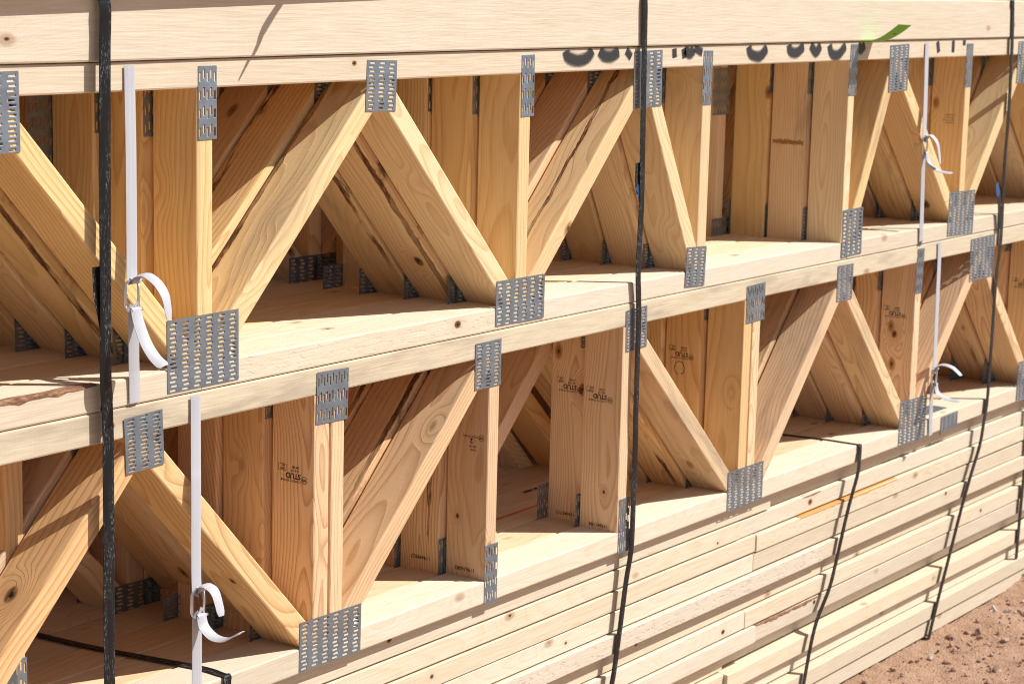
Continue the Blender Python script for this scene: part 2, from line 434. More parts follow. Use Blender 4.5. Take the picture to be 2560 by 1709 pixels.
def text_polys(s, size, bold=0.):
    cu = bpy.data.curves.new('lettering', 'FONT'); cu.body = s; cu.size = size; cu.offset = bold; cu.resolution_u = 3
    ob = bpy.data.objects.new('lettering', cu); C.objects.link(ob)
    dg = bpy.context.evaluated_depsgraph_get(); me = bpy.data.meshes.new_from_object(ob.evaluated_get(dg))
    vs = [tuple(a.co) for a in me.vertices]; fs = [tuple(p.vertices) for p in me.polygons]
    bpy.data.objects.remove(ob); bpy.data.curves.remove(cu); bpy.data.meshes.remove(me)
    return vs, fs
def stamp(name, host, parts, origin, u, vdir, jitter=0.):
    """ink on a face: parts are ('t', text, x, y, size, bold) | ('l', pts, width) in mm, laid along u / vdir at origin (world mm)"""
    V = []; F = []
    O = Vector(origin); u = Vector(u); vd = Vector(vdir)
    def add(vs, fs):
        b = len(V); V.extend(vs); F.extend([tuple(i+b for i in q) for q in fs])
    for pt in parts:
        if pt[0] == 't':
            vs, fs = text_polys(pt[1], pt[4], pt[5]); add([(a[0]+pt[2], a[1]+pt[3]) for a in vs], fs)
        else:
            P = [Vector(a) for a in pt[1]]; hw = pt[2]/2
            for i in range(len(P)-1):
                d = (P[i+1]-P[i]).normalized(); nn = Vector((-d.y, d.x))*hw; e = d*hw*.6
                add([tuple(P[i]-nn-e), tuple(P[i+1]-nn+e), tuple(P[i+1]+nn+e), tuple(P[i]+nn-e)], [(0, 1, 2, 3)])
    W = [(O+u*a[0]+vd*a[1])*MM for a in V]
    inv = (Matrix.Translation(host.parent.location) @ host.matrix_basis).inverted()
    me = mesh(name, [tuple(inv @ a) for a in W], F)
    return link(name, me, host, INK)

# measured data (mm)
U_MEM = [['d', [[2077.4, 39.0], [1727.7, 406.4], [1680.9, 406.3], [2030.5, 39.0]]], ['p', [[2090.5, 39.0], [2090.5, 407.8], [2059.2, 407.7], [2059.2, 39.0]]], ['d', [[2110.1, 39.0], [2473.7, 409.0], [2425.9, 408.8], [2062.4, 39.0]]], ['d', [[2820.4, 38.9], [2464.8, 408.9], [2417.7, 408.8], [2773.2, 38.9]]], ['p', [[2829.8, 38.9], [2829.8, 409.7], [2798.0, 409.7], [2798.0, 38.9]]], ['d', [[2843.2, 38.9], [3210.5, 410.2], [3162.6, 410.2], [2795.4, 38.9]]], ['d', [[3397.4, 38.4], [3200.9, 410.2], [3162.4, 410.2], [3358.9, 38.4]]], ['p', [[3408.4, 38.4], [3408.4, 410.3], [3375.4, 410.3], [3375.4, 38.4]]], ['p', [[3990.6, 37.4], [3990.6, 410.1], [3961.4, 410.2], [3961.4, 37.4]]], ['d', [[4016.9, 37.3], [4199.8, 409.9], [4161.9, 409.9], [3979.0, 37.4]]], ['d', [[4565.7, 36.0], [4204.3, 409.9], [4156.9, 409.9], [4518.3, 36.1]]], ['p', [[4578.7, 36.0], [4578.7, 409.1], [4547.8, 409.2], [4547.8, 36.1]]], ['d', [[4596.8, 35.9], [4909.9, 408.2], [4865.6, 408.3], [4552.5, 36.1]]]]
L_MEM = [['d', [[1632.9, -411.0], [1990.4, -40.0], [1943.1, -40.1], [1585.7, -411.0]]], ['d', [[2325.4, -410.8], [1972.2, -40.0], [1925.3, -40.1], [2278.5, -410.8]]], ['p', [[2336.7, -410.8], [2336.7, -39.4], [2302.1, -39.4], [2302.1, -410.8]]], ['p', [[2370.9, -410.7], [2370.9, -39.3], [2340.9, -39.4], [2340.9, -410.7]]], ['d', [[2383.7, -410.7], [2753.8, -39.0], [2705.8, -39.0], [2335.7, -410.8]]], ['p', [[2762.0, -410.2], [2762.0, -39.0], [2732.4, -39.0], [2732.4, -410.2]]], ['p', [[3163.5, -409.8], [3163.5, -39.0], [3131.8, -39.0], [3131.8, -409.9]]], ['d', [[3578.7, -409.6], [3182.1, -39.0], [3132.3, -39.0], [3528.9, -409.6]]], ['p', [[3598.4, -409.6], [3598.4, -39.4], [3566.8, -39.3], [3566.8, -409.6]]], ['p', [[3632.9, -409.5], [3632.9, -39.4], [3601.8, -39.4], [3601.8, -409.6]]], ['d', [[3673.0, -409.5], [4011.9, -40.1], [3965.8, -40.0], [3626.8, -409.5]]], ['d', [[4360.2, -409.4], [4005.1, -40.1], [3957.9, -40.0], [4313.0, -409.4]]], ['p', [[4374.6, -409.4], [4374.6, -41.0], [4342.6, -40.9], [4342.6, -409.4]]], ['d', [[4370.1, -409.4], [4728.5, -42.2], [4681.1, -42.0], [4322.6, -409.4]]], ['d', [[5072.1, -409.7], [4713.0, -42.1], [4665.3, -41.9], [5024.5, -409.7]]]]
U_PL = [['h', 4, 16, [1708, 388, 92, 97.3, 0.8]], ['v', 5, 4, [2079.2, 388.3, 35.0, 96.9, 0.2]], ['h', 3, 12, [2445.2, 400.7, 69.4, 74.2, -1.8]], ['v', 5, 4, [2819.0, 390.7, 35.5, 97.8, 1.0]], ['h', 4, 15, [3183.6, 392.3, 92.7, 98.2, 1.2]], ['v', 5, 4, [3388.8, 389.7, 33.1, 97.7, -0.7]], ['v', 5, 4, [3979.1, 391.2, 35.1, 103.6, -0.7]], ['h', 4, 17, [4193.5, 391.1, 92.4, 97.9, 1.3]], ['v', 5, 4, [4560.3, 389.5, 35.8, 97.4, 0.3]], ['h', 6, 16, [2071.7, 56.9, 137.8, 98.1, 0.3]], ['h', 6, 11, [2813.2, 45.0, 136.9, 73.1, -0.2]], ['h', 3, 12, [3373.4, 45.8, 69.9, 73.0, -2.7]], ['h', 4, 12, [4011.1, 56.1, 92.2, 98.4, 0.7]], ['h', 6, 16, [4565.9, 54.5, 143.1, 100.2, -1.3]]]
L_PL = [['h', 3, 14, [1959.5, -49.5, 69.8, 74.7, 2.6]], ['v', 11, 3, [2341.6, -44.7, 70.8, 76.5, -1.5]], ['h', 3, 13, [2727.6, -50.2, 70.1, 75.5, 0.3]], ['h', 3, 13, [3174.2, -46.1, 69.4, 74.0, 2.0]], ['v', 10, 3, [3608.6, -47.8, 72.6, 73.1, 1.1]], ['h', 3, 14, [3989.4, -47.4, 70.7, 74.9, -0.5]], ['v', 5, 4, [4358.1, -58.8, 34.6, 99.5, -2.5]], ['h', 6, 15, [4703.1, -61.8, 138.9, 99.7, 0.4]], ['h', 6, 12, [2342.9, -409.9, 140.6, 75.0, -0.8]], ['v', 5, 4, [2748.4, -400.4, 35.4, 98.9, 0.0]], ['v', 5, 4, [3153.9, -399.8, 34.5, 99.3, -0.3]], ['h', 6, 14, [3598.1, -409.2, 141.2, 78.5, -0.1]], ['h', 6, 14, [4364.4, -398.1, 139.6, 100.2, -1.0]], ['h', 4, 8, [4568.7, -433.5, 92.9, 37.2, 0.6]], ['h', 6, 15, [5043, -398, 140, 100, -1.0]]]
PILE = [[(1150, 3734, 15, {'tone': 0.1}), (3736, 6050, 25, {'tone': 0.2})], [(1150, 3613, 13, {'tone': 0.1}), (3615, 6050, 17, {'tone': 0.05, 'knot': (0.3, 0.018, 0.008)})], [(1150, 3673, 12, {'tone': 0.0}), (3676, 6050, 10, {'tone': 0.1, 'rough': 0.25, 'adj': 'orange edged pale'})], [(1150, 3668, 13, {'tone': 0.05, 'adj': 'wavy grained'}), (3670, 6050, 13, {'tone': 0.0})], [(1150, 3961, 4, {'tone': 0.0, 'rough': 0.4, 'adj': 'rough chipped'}), (3962, 6050, 6, {'tone': 0.05})], [(1150, 3989, 22, {'tone': 0.15}), (3991, 6050, 26, {'tone': 0.1})], [(1150, 3648, 16, {'tone': 0.2, 'knot': (2.4130000000000003, 0.016, 0.006)}), (3650, 6050, 15, {'tone': 0.0})], [(1150, 3688, 11, {'tone': 0.05}), (3690, 6050, 16, {'tone': 0.25, 'adj': 'bark edged'})], [(1150, 3595, 34, {'tone': 0.2}), (3597, 6050, 46, {'tone': 0.3, 'adj': 'deeply recessed'})], [(1150, 3583, 21, {'tone': 0.3, 'adj': 'short tan'}), (3585, 6050, 13, {'tone': 0.0})], [(1150, 6050, 29, {'tone': 0.1, 'adj': 'recessed shaded'})], [(1150, 3745, 10, {'tone': 0.05}), (3747, 6050, 7, {'tone': 0.0})], [(1150, 6050, 11, {'tone': 0.0, 'adj': 'dirt touching'})]]
STR = {'S1': [(1882.4, -14.4, 490.2), (1881.3, -14.4, 465.8), (1880.8, -14.5, 424.5), (1879.9, -14.0, 276.0), (1879.1, -14.5, 224.4), (1878.4, -15.0, 128.1), (1877.0, -15.5, 69.5), (1877.5, -15.5, 37.8), (1882.8, -12.0, 19.7), (1883.2, -11.0, 14.6), (1883.8, -12.0, -39.3), (1883.4, -13.0, -38.1), (1881.0, -15.0, -158.2), (1880.4, -15.0, -322.0), (1880.3, -15.0, -356.8)], 'S2': [(3152.3, -9.4, 489.5), (3156.8, -8.5, 398.0), (3158.6, -8.5, 332.1), (3163.5, -8.5, 188.2), (3162.5, -8.5, 141.6), (3159.3, -9.0, 61.0), (3165.2, -8.0, 11.4), (3167.2, -8.5, -32.5), (3169.3, -8.0, -187.1), (3173.1, -7.0, -253.3), (3173.1, -7.0, -365.6), (3174.3, -5.0, -448.3), (3165.7, -2.0, -506.8), (3161.9, 5.0, -593.3), (3133.4, 3.0, -691.7)], 'S3': [(4776.3, -6.5, 529.8), (4786.8, -7.0, 430.8), (4791.9, -7.0, 270.0), (4789.9, -6.0, 143.8), (4796.7, -5.0, -27.3), (4783.1, -5.0, -116.3), (4779.6, -4.0, -301.2), (4776.8, -2.0, -413.2), (4765.2, 0.0, -468.0), (4753.5, 2.0, -517.2), (4712.1, 4.0, -585.6), (4666.4, 5.0, -667.5), (4617.3, 8.0, -770.6), (4574.1, 8.5, -858.8), (4532.3, 11.0, -952.5)], 'S4Rtop': [(4079.0, 182.7, -409.5), (4091.6, 86.6, -409.5), (4093.7, 10.7, -409.5)], 'S4R': [(4096.7, -3.5, -417.3), (4090.5, -6.0, -439.5), (4081.3, -8.0, -471.2), (4048.6, -5.0, -546.4), (4010.3, -2.0, -653.7), (3986.6, -1.0, -706.0), (3930.6, 0.0, -777.3), (3891.7, 0.0, -891.3)], 'S4Ltop': [(2076.7, 336.4, -409.0), (2088.3, 211.3, -409.0), (2115.9, 56.3, -409.0), (2127.0, 22.7, -409.0)], 'W1a': [(1935.2, -2.0, 439.8), (1935.3, -2.5, 407.1), (1933.1, -6.0, 330.1), (1929.6, -10.0, 219.7), (1927.7, -12.0, 173.6), (1927.3, -14.0, 162.0)], 'W1b': [(1928.2, -14.0, 134.2), (1931.3, -11.0, 113.6), (1937.3, -5.0, 60.1), (1940.0, -3.0, 39.3), (1940.8, -2.5, 5.8)], 'W2a': [(2054.6, -2.0, -2.3), (2054.3, -2.5, -39.6), (2050.9, -6.0, -95.0), (2048.0, -9.0, -129.4), (2045.3, -12.0, -256.3), (2045.3, -14.0, -269.9)], 'W2b': [(2046.8, -14.0, -301.5), (2048.9, -10.0, -317.9), (2052.7, -6.0, -367.5), (2053.4, -5.0, -404.7)], 'W3a': [(4324.7, -2.0, 442.7), (4325.7, -2.5, 409.8), (4324.1, -6.0, 324.2), (4316.2, -12.0, 238.6)], 'W3b': [(4320.7, -12.0, 205.0), (4326.7, -8.0, 184.4), (4338.7, -5.0, 102.8), (4348.6, -3.0, 13.8), (4344.5, -2.5, 5.3)], 'W4a': [(4452.0, -2.0, -2.4), (4454.4, -2.5, -45.2), (4449.1, -6.0, -128.0), (4441.3, -12.0, -287.7)], 'W4b': [(4438.1, -12.0, -324.3), (4443.1, -8.0, -345.0), (4456.9, -3.0, -401.0), (4462.7, -2.5, -447.8)], 'buck': [(1929.5, -15.0, 148.6), (2050.2, -15.0, -286.3), (4321.4, -15.0, 221.9), (4443.2, -15.0, -307.7)]}
LETTERS = [['a', [(2926.0, 445.0), (2932.0, 434.0), (2962.0, 428.0), (2991.0, 433.0), (3005.0, 446.0)]], ['b', [(3027.0, 444.0), (3040.0, 435.0), (3064.0, 433.0), (3088.0, 442.0)]], ['c', [(3110.0, 443.0), (3127.0, 430.0)]], ['d', [(3269.0, 444.0), (3271.0, 427.0)]], ['e', [(3301.0, 444.0), (3306.0, 426.0)]], ['f', [(3305.0, 443.0), (3322.0, 434.0), (3338.0, 442.0)]], ['g', [(3338.0, 444.0), (3368.0, 435.0)]], ['h', [(3538.0, 445.0), (3547.0, 430.0), (3583.0, 425.0), (3610.0, 442.0)]], ['i', [(3697.0, 446.0), (3703.0, 433.0), (3731.0, 430.0), (3759.0, 443.0)]], ['j', [(3786.0, 445.0), (3810.0, 429.0), (3830.0, 444.0)]], ['k', [(3867.0, 444.0), (3878.0, 426.0), (3909.0, 423.0), (3940.0, 442.0)]], ['l', [(3997.0, 443.0), (4007.0, 432.0), (4027.0, 442.0)]], ['m', [(4383.0, 445.0), (4392.0, 420.0)]], ['n', [(4467.0, 446.0), (4468.0, 419.0)]], ['o', [(4527.0, 446.0), (4527.0, 434.0)]]]
STN = [124.2, 239.4]

# ------------------------------------------------------------------ chord profiles (z in mm along x), measured from the stack
def poly(c): return lambda x: (lambda t: c[0]*t*t+c[1]*t+c[2])(min(max(x, 1700), 5000)/1000)
Utb = poly((-1.19, 8.46, 395.3)); Cz = poly((-.61, 2.87, -1.31)); Ltb = poly((-1.05, 6.25, -48.26)); Lbb = poly((-.39, 3.25, -454.23))
Utt = lambda x: 444.2+4.6*(1-math.exp(-max(x-1900, 0)/600))
XS = [1150, 1500, 1850, 2200, 2550, 2900, 3250, 3600, 3950, 4300, 4650, 5000, 5350, 5700, 6050]
def xs(a, b): return [a]+[x for x in XS if a < x < b]+[b]
def uq(x0, x1, kind, tier):
    top, bot = (Utb, lambda x: Cz(x)+37) if tier == 'U' else (Ltb, lambda x: Lbb(x)+38)
    if kind == 'p': return [(x1, bot(x1)), (x1, top(x1)), (x0, top(x0)), (x0, bot(x0))]
    s = 47 if x1 > x0 else -47
    return [(x0+abs(s), bot(x0)), (x1+abs(s), top(x1)), (x1, top(x1)), (x0, bot(x0))]
# the bays on either side of the picture
U_MEM += [['p', uq(1160, 1192, 'p', 'U')], ['d', uq(1215, 1600, 'd', 'U')], ['d', uq(5230, 4860, 'd', 'U')], ['p', uq(5282, 5314, 'p', 'U')],
          ['d', uq(5320, 5680, 'd', 'U')], ['p', uq(6010, 6042, 'p', 'U')]]
L_MEM += [['p', uq(1160, 1192, 'p', 'L')], ['d', uq(1545, 1210, 'd', 'L')], ['p', uq(5076, 5108, 'p', 'L')], ['d', uq(5112, 5470, 'd', 'L')], ['d', uq(5850, 5490, 'd', 'L')], ['p', uq(6010, 6042, 'p', 'L')]]
U_PL += [['h', 6, 16, [1205, 57, 138, 98, 0]], ['h', 4, 16, [4888, 391, 92, 98, 0]], ['h', 6, 16, [5296, 57, 138, 98, 0]]]
L_PL += [['h', 6, 16, [1568, -398, 138, 98, 0]], ['h', 3, 13, [5485, -48, 70, 75, 0]], ['v', 11, 3, [5092, -48, 71, 75, 0]]]

# member-by-member looks of the two front trusses (index: properties)
U_LOOK = {0: dict(tone=.15, wane=None), 2: dict(stain=.35), 3: dict(tone=.05), 5: dict(tone=.25), 9: dict(stain=.55), 10: dict(tone=.2, knot=(.09, .052, .016))}
L_LOOK = {0: dict(tone=.9, knot=(.23, .043, .0115)), 1: dict(tone=.8, knot=(.20, .03, .006)), 2: dict(tone=1.), 3: dict(tone=.5), 4: dict(tone=1., stain=.12), 5: dict(tone=.9, knot=(.10, .058, .0045)),
          6: dict(tone=.85, knot=(.07, .03, .004)), 7: dict(tone=.55, stain=.5), 8: dict(tone=.6), 9: dict(tone=.5), 10: dict(tone=.7, stain=.5), 11: dict(tone=.75, stain=.35),
          12: dict(tone=.9, knot=(.205, .045, .0085)), 13: dict(tone=.85), 14: dict(tone=.8)}
SHIFT = {'U': [0, -16, -24, -38, 45, -20, 12, -35], 'L': [0, -15, -25, 22, -43, 15, -30, 8]}
OVER = {('L', 1): {1: 34, 6: 22}, ('L', 2): {1: 50, 6: 16}, ('L', 3): {1: 66}, ('U', 3): {1: -18, 8: -82}}
PITCH = 84.
def DROP(tier, row):     # webs the deeper trusses do not have at these places
    if tier == 'L' and row >= 2: return {('m', 6), ('p', 10), ('b', 10)}
    if tier == 'U' and row == 3: return {('m', 3)}
    if tier == 'U' and row >= 4: return {('m', 8), ('p', 6), ('b', 6)} | ({('m', 3)} if row == 4 else set())
    return set()
ORD = ['front', 'second', 'third', 'fourth', 'fifth', 'sixth', 'seventh', 'rearmost']
rg = random.Random(5)
FRONT = {}
def build_front(tier):
    MEM, PLS, LOOK = (U_MEM, U_PL, U_LOOK) if tier == 'U' else (L_MEM, L_PL, L_LOOK)
    lab = ('front floor truss of the upper tier, pale, with black sprayed letters along its top chord' if tier == 'U'
           else 'front floor truss of the lower tier, reddish webs stamped STUD, above the pile')
    root = empty('floor_truss', (1150, 0, 0 if tier == 'U' else -450), lab, 'truss', 'floor trusses standing side by side in two tiers')
    off = root.location.copy()
    parts = []
    def reg(o, key): o.location = o.location-off; parts.append((o, key)); return o
    t0 = .05 if tier == 'U' else .35
    if tier == 'U':
        tc = reg(chord('top_chord', root, xs(1150, 6050), Utb, Utt, 0, tone=.1, knot=(1.233, .028, .005), edge=1.), ('c', 0))
        reg(chord('bottom_chord', root, xs(1150, 2068), lambda x: Cz(x)+.3, lambda x: Cz(x)+37, 0, tone=.1), ('c', 1))
        reg(chord('bottom_chord', root, xs(2069.5, 2806), lambda x: Cz(x)+.3, lambda x: Cz(x)+37, .25, tone=.05, rough=.22, knot=(.575, .022, .008), edge=1.), ('c', 2))
        reg(chord('bottom_chord', root, xs(2807.5, 3994), lambda x: Cz(x)+.3, lambda x: Cz(x)+37, .9, tone=.1), ('c', 3))
        reg(chord('bottom_chord', root, xs(3995.5, 6050), lambda x: Cz(x)+.3, lambda x: Cz(x)+37, .15, tone=.1), ('c', 4))
    else:
        tc = reg(chord('top_chord', root, xs(1150, 6050), Ltb, lambda x: Cz(x)-.3, .6, tone=.05, stain=.45, knot=(.752, .021, .0062), edge=1.), ('c', 0))
        reg(chord('bottom_chord', root, xs(1150, 2337), Lbb, lambda x: Lbb(x)+38, 0, tone=.25), ('c', 1))
        reg(chord('bottom_chord', root, xs(2338.5, 4403), Lbb, lambda x: Lbb(x)+38, 0, tone=.2), ('c', 2))
        reg(chord('bottom_chord', root, xs(4404.5, 6050), Lbb, lambda x: Lbb(x)+38, .8, tone=.1), ('c', 3))
    mems = []
    for i, (kd, q) in enumerate(MEM):
        kw = dict(tone=t0+rg.random()*.25); kw.update(LOOK.get(i, {}))
        o = member('post' if kd == 'p' else 'diagonal_web', root, q, rg.uniform(.05, .4), 80.6, **kw)
        reg(o, ('m', i)); mems.append(o)
    for i, (ori, c, r, box) in enumerate(PLS):
        o = plate(root, ori, c, r, box, -.35 if not (tier == 'L' and i == 0) else -.9)
        reg(o, ('p', i))
        o = plate(root, ori, c, r, [box[0]+rg.uniform(-5, 5), box[1]+rg.uniform(-4, 4)]+list(box[2:4])+[-box[4]], 81.2, True)
        reg(o, ('b', i))
    FRONT[tier] = (root, parts, mems, tc)
    return root
def copy_row(tier, row):
    root, parts, mems, tc = FRONT[tier]
    r = root.copy(); C.objects.link(r)
    dx = SHIFT[tier][row]; dy = PITCH*row+rg.uniform(-.6, .6)
    if tier == 'U' and row == 1: dy += .5
    r.location = root.location+Vector((dx, dy, rg.uniform(-1.5, .2)))*MM
    drop = DROP(tier, row)
    r['label'] = f"wooden truss in the {'upper' if tier == 'U' else 'lower'} tier, {ORD[row]} back from the sunlit front face"
    ov = OVER.get((tier, row), {}); out = {}
    for o, key in parts:
        if key[0] == 'b' and row == 7 or key in drop: continue
        if key[0] == 'p' and o.data.name.startswith('R5b'): continue
        c = o.copy(); C.objects.link(c); c.parent = r; out[key] = c
        if key[0] == 'm':
            c.location.x += (ov.get(key[1], 0)-(dx if key[1] in ov else 0))*MM
            t = o['tone']; props(c, tone=min(max(t*.7+rg.uniform(-.05, .4), 0), 1), stain=(.5 if rg.random() < .25 else 0.))
            if rg.random() < .12: c['wane'] = (rg.choice((.006, .02, .06, .075)), .006, 1.)
        elif key[0] == 'c': props(c, tone=min(o['tone']+rg.uniform(0, .35), 1), pale=rg.uniform(.2, .7))
    return r, out
for t in 'UL': build_front(t)
ROWS = {}
for t in 'UL':
    for i in range(1, 8): ROWS[t, i] = copy_row(t, i)
def extra(tier, row, q, name='diagonal_web', **kw):
    r = ROWS[tier, row][0]; o = member(name, r, q, PITCH*row, 80.6, **kw); o.location = o.location-Vector((r.location.x, 0, r.location.z))
    o.location.y -= r.location.y; return o
extra('L', 2, uq(2812, 3178, 'd', 'L'), tone=.8)
extra('L', 5, uq(3430, 3060, 'd', 'L'), tone=.8)
extra('U', 4, uq(3735, 4105, 'd', 'U'), tone=.4)
extra('L', 1, uq(1796, 1827, 'p', 'L'), 'post', tone=.7)
r1 = ROWS['L', 1][0]; o = plate(r1, 'v', 5, 4, [1811, -376, 35, 98, 0]); o.location = Vector((1811, -.1, -376))*MM-Vector((r1.location.x, 0, r1.location.z))
# the fourth upper truss carries wider plates on its posts
r4, o4 = ROWS['U', 3]
for key, cx, cz in ((('p', 1), 2028, 337), (('p', 6), 3884, 338)):
    o = o4[key]; me = PM.setdefault(('v', 11, 4, 71, 97), plate_mesh(71, 97, 'v', 11, 4)); o.data = me
    o.location.x = cx*MM-r4.location.x; o.location.z = cz*MM-r4.location.z; o.rotation_euler.y = 0
o = plate(r4, 'v', 11, 3, [3900, 36, 71, 74, 0]); o.location = Vector((3900, -.35, 36))*MM-Vector((r4.location.x, 0, r4.location.z))
# the deep plate lying in front of the fifth lower truss stays; special looks on second-row webs
def look(tier, row, idx, **kw): props(ROWS[tier, row][1][('m', idx)], **kw)
look('U', 1, 0, tone=.25, wane=(.010, .009, 1.45)); look('U', 2, 0, tone=.2)
look('U', 1, 2, tone=.2, wane=(.074, .009, 1.)); look('U', 1, 3, tone=.3, wane=(.008, .007, 1.7), knot=(.13, .030, .010))
look('U', 1, 10, tone=.2, stain=.9); look('L', 1, 4, tone=.75, wane=(.005, .006, 1.5)); look('L', 2, 4, tone=.7, wane=(.005, .005, 1.4)); look('L', 1, 7, tone=.5, wane=(.02, .006, 1.))
look('L', 1, 6, tone=.9, knot=(.245, .012, .010)); look('L', 1, 2, tone=.85); look('L', 1, 11, tone=.8)
U1m = FRONT['U'][2]; L1m = FRONT['L'][2]
U1m[2]['wane'] = (.077, .0055, 1.75); U1m[0]['wane'] = (9, 0, 0); U1m[5]['wane'] = (.046, .0038, 1.6)

# grade stamps: ink on the broad faces, upside down as the studs were cut
def circ(cx, cy, r, n=16): return [(cx+r*math.cos(2*math.pi*i/n), cy+r*math.sin(2*math.pi*i/n)) for i in range(n+1)]
GRADE = [('l', circ(-25, 7, 5.2), .7), ('t', 'W', -28.6, 4.2, 8, .15), ('t', 'COWLITZ STUD-®', -18.5, 9.3, 4.6, .05), ('t', 'STUD', -18, -.6, 11.5, .3),
         ('t', 'AUJ HT', -15, -6.2, 5, .05), ('t', '2/4 EE', -15, -11.6, 5.2, .1), ('l', [(10, -12.5), (25, -12.5), (25, -3), (10, -3), (10, -12.5)], .5),
         ('t', 'HEM', 12, -7, 4.4, .05), ('t', 'FIR', 12.6, -11.7, 4.4, .05)]
TWO = [('l', circ(-25, 7, 5.2), .7), ('t', 'W', -28.6, 4.2, 8, .15), ('t', 'COWLITZ STU', -18.5, 5, 4.6, .05), ('t', '2', -8, 10, 11.5, .3), ('t', 'AUJ HT', -15, 21, 4.6, .05), ('t', 'S-E EE', -15, 27, 4.6, .05)]
def face_stamp(name, host, parts, y, z):
    hx = (host.parent.location+host.location).x*1000
    # a post's local z points to -x: its broad left face lies one thickness to the left of its origin
    zmax = max(a.co.z for a in host.data.vertices)*1000
    root = host.parent
    return stamp(name, host, parts, (hx-zmax-.35, y, z), (0, 1, 0), (0, 0, -1))
m1 = lambda t, r, i: ROWS[t, r][1][('m', i)]
face_stamp('grade_stamp', L1m[2], GRADE, 43, -160)
face_stamp('grade_stamp', L1m[5], TWO, 38, -167)
face_stamp('grade_stamp', m1('L', 1, 6), GRADE, 127, -161)
face_stamp('grade_stamp', L1m[6], GRADE, 48, -165)
face_stamp('grade_stamp', m1('L', 1, 8), GRADE, 131, -154)
face_stamp('hand_drawn_mark', m1('L', 1, 8), [('l', [(4, 14), (10, 9), (12, 0), (9, -9), (1, -13), (-7, -10), (-11, 0), (-10, 8), (-4, 12)], 1.3)], 131, -184)
face_stamp('grade_stamp', L1m[12], GRADE, 50, -155)
face_stamp('grade_stamp', L1m[17], GRADE, 45, -165)
NUM = lambda s: [('t', s, -19, -3, 9, .12)]
face_stamp('stamped_number', m1('L', 1, 5), NUM('119649027'), 120, -388)
face_stamp('stamped_number', L1m[5], NUM('119636082'), 40, -397)
face_stamp('stamped_number', m1('L', 1, 6), NUM('119643713'), 124, -399)
face_stamp('stamped_number', L1m[6], NUM('119641184'), 38, -402)
face_stamp('grade_stamp', U1m[11], [('t', s, -20, 8-6*i, 4.6, .0) for i, s in enumerate(('2/4 EE HEM', 'AUJ HT STUD', 'COWLITZ S', 'STUD-® EE'))], 42, 268)

STAIN = simple('brown_water_stain', (.50, .27, .095), .7)
hs = m1('U', 1, 8); rs = random.Random(8)
face_stamp('water_stain', hs, [('l', [(x, -rs.uniform(1, 5)), (x, rs.uniform(2, 6))], 2.6) for x in range(-34, 35, 2)], STN[0], STN[1]).data.materials[0] = STAIN
# ------------------------------------------------------------------ black sprayed letters on the upper top chord (their upper halves are under the beam)
def sprayed(pts, hw):
    P = crom([(x, 0, z) for x, z in (pts if len(pts) > 2 else [pts[0], ((pts[0][0]+pts[1][0])/2, (pts[0][1]+pts[1][1])/2), pts[1]])], 5); v = []; f = []; cov = []
    for i, p in enumerate(P):
        t = (P[min(i+1, len(P)-1)]-P[max(i-1, 0)]).normalized(); nn = Vector((-t.z, 0, t.x))
        end = 1. if 0 < i < len(P)-1 else .35
        for j in range(7):
            c = (j-3)/3; q = p+nn*c*hw
            v.append((q.x*MM, -.25*MM, min(q.z, Utt(q.x)-.5)*MM)); cov.append((1-abs(c)**1.6)*end)
    for i in range(len(P)-1):
        for j in range(6): a = i*7+j; f.append((a, a+1, a+8, a+7))
    return v, f, cov
tcU = FRONT['U'][3]; base = FRONT['U'][0].location+tcU.location
for k_, pts in LETTERS:
    v, f, cov = sprayed(pts, 14.5 if len(pts) > 2 else 11)
    me = mesh('sprayed_letter', [(a-base.x, b-base.y, c-base.z) for a, b, c in v], f)
    at = me.attributes.new('cover', 'FLOAT', 'POINT'); at.data.foreach_set('value', cov)
    link('sprayed_letter', me, tcU, SPRAY)
# orange crayon line and smudged stamp on the second and third lower bottom chords
def flat_on_chord(name, row, pts, wdt, mat):
    r, out = ROWS['L', row]; host = out[('c', 2)]
    hb = r.location+host.location; P = [Vector(a) for a in pts]; v = []; f = []
    for i in range(len(P)-1):
        d = (P[i+1]-P[i]).normalized(); nn = Vector((-d.y, d.x, 0))*wdt/2; b = len(v)
        v += [tuple((a)*MM-hb) for a in (P[i]-nn, P[i+1]-nn, P[i+1]+nn, P[i]+nn)]; f.append((b, b+1, b+2, b+3))
    return link(name, mesh(name, v, f), host, mat)
zc = lambda x: Lbb(x)+38.4
flat_on_chord('crayon_line', 2, [(2960, 222, zc(2960)), (3080, 220, zc(3080)), (3180, 222, zc(3180)), (3236, 223, zc(3236))], 6, PENCIL)
for a, b in ((3270, 3300), (3306, 3318), (3322, 3345)): flat_on_chord('smudged_stamp', 3, [(a, 300, zc(a)), (b, 301, zc(b))], 7, INK)

# splinters torn from the stud beside the second black strap
po = L1m[6]; pb_ = FRONT['L'][0].location+po.location
for i in range(9):
    zz = -245-rg.random()*75; xx = 3163+rg.uniform(-2, 4); ln = rg.uniform(12, 34); yy = rg.uniform(1, 7); wv = rg.uniform(1.2, 2.6)
    W = [(xx, yy, zz+ln/2), (xx+wv+2, yy-1, zz+ln/4), (xx+wv, yy+2, zz+ln/4), (xx+5+wv, yy-2, zz-ln/2)]
    inv = (Matrix.Translation(FRONT['L'][0].location) @ po.matrix_basis).inverted()
    me = mesh('splinter', [tuple(inv @ (Vector(a)*MM)) for a in W], [(0, 1, 2), (1, 3, 2), (0, 3, 1), (0, 2, 3)])
    s_ = link('splinter', me, po, WOOD); props(s_, tone=.5)

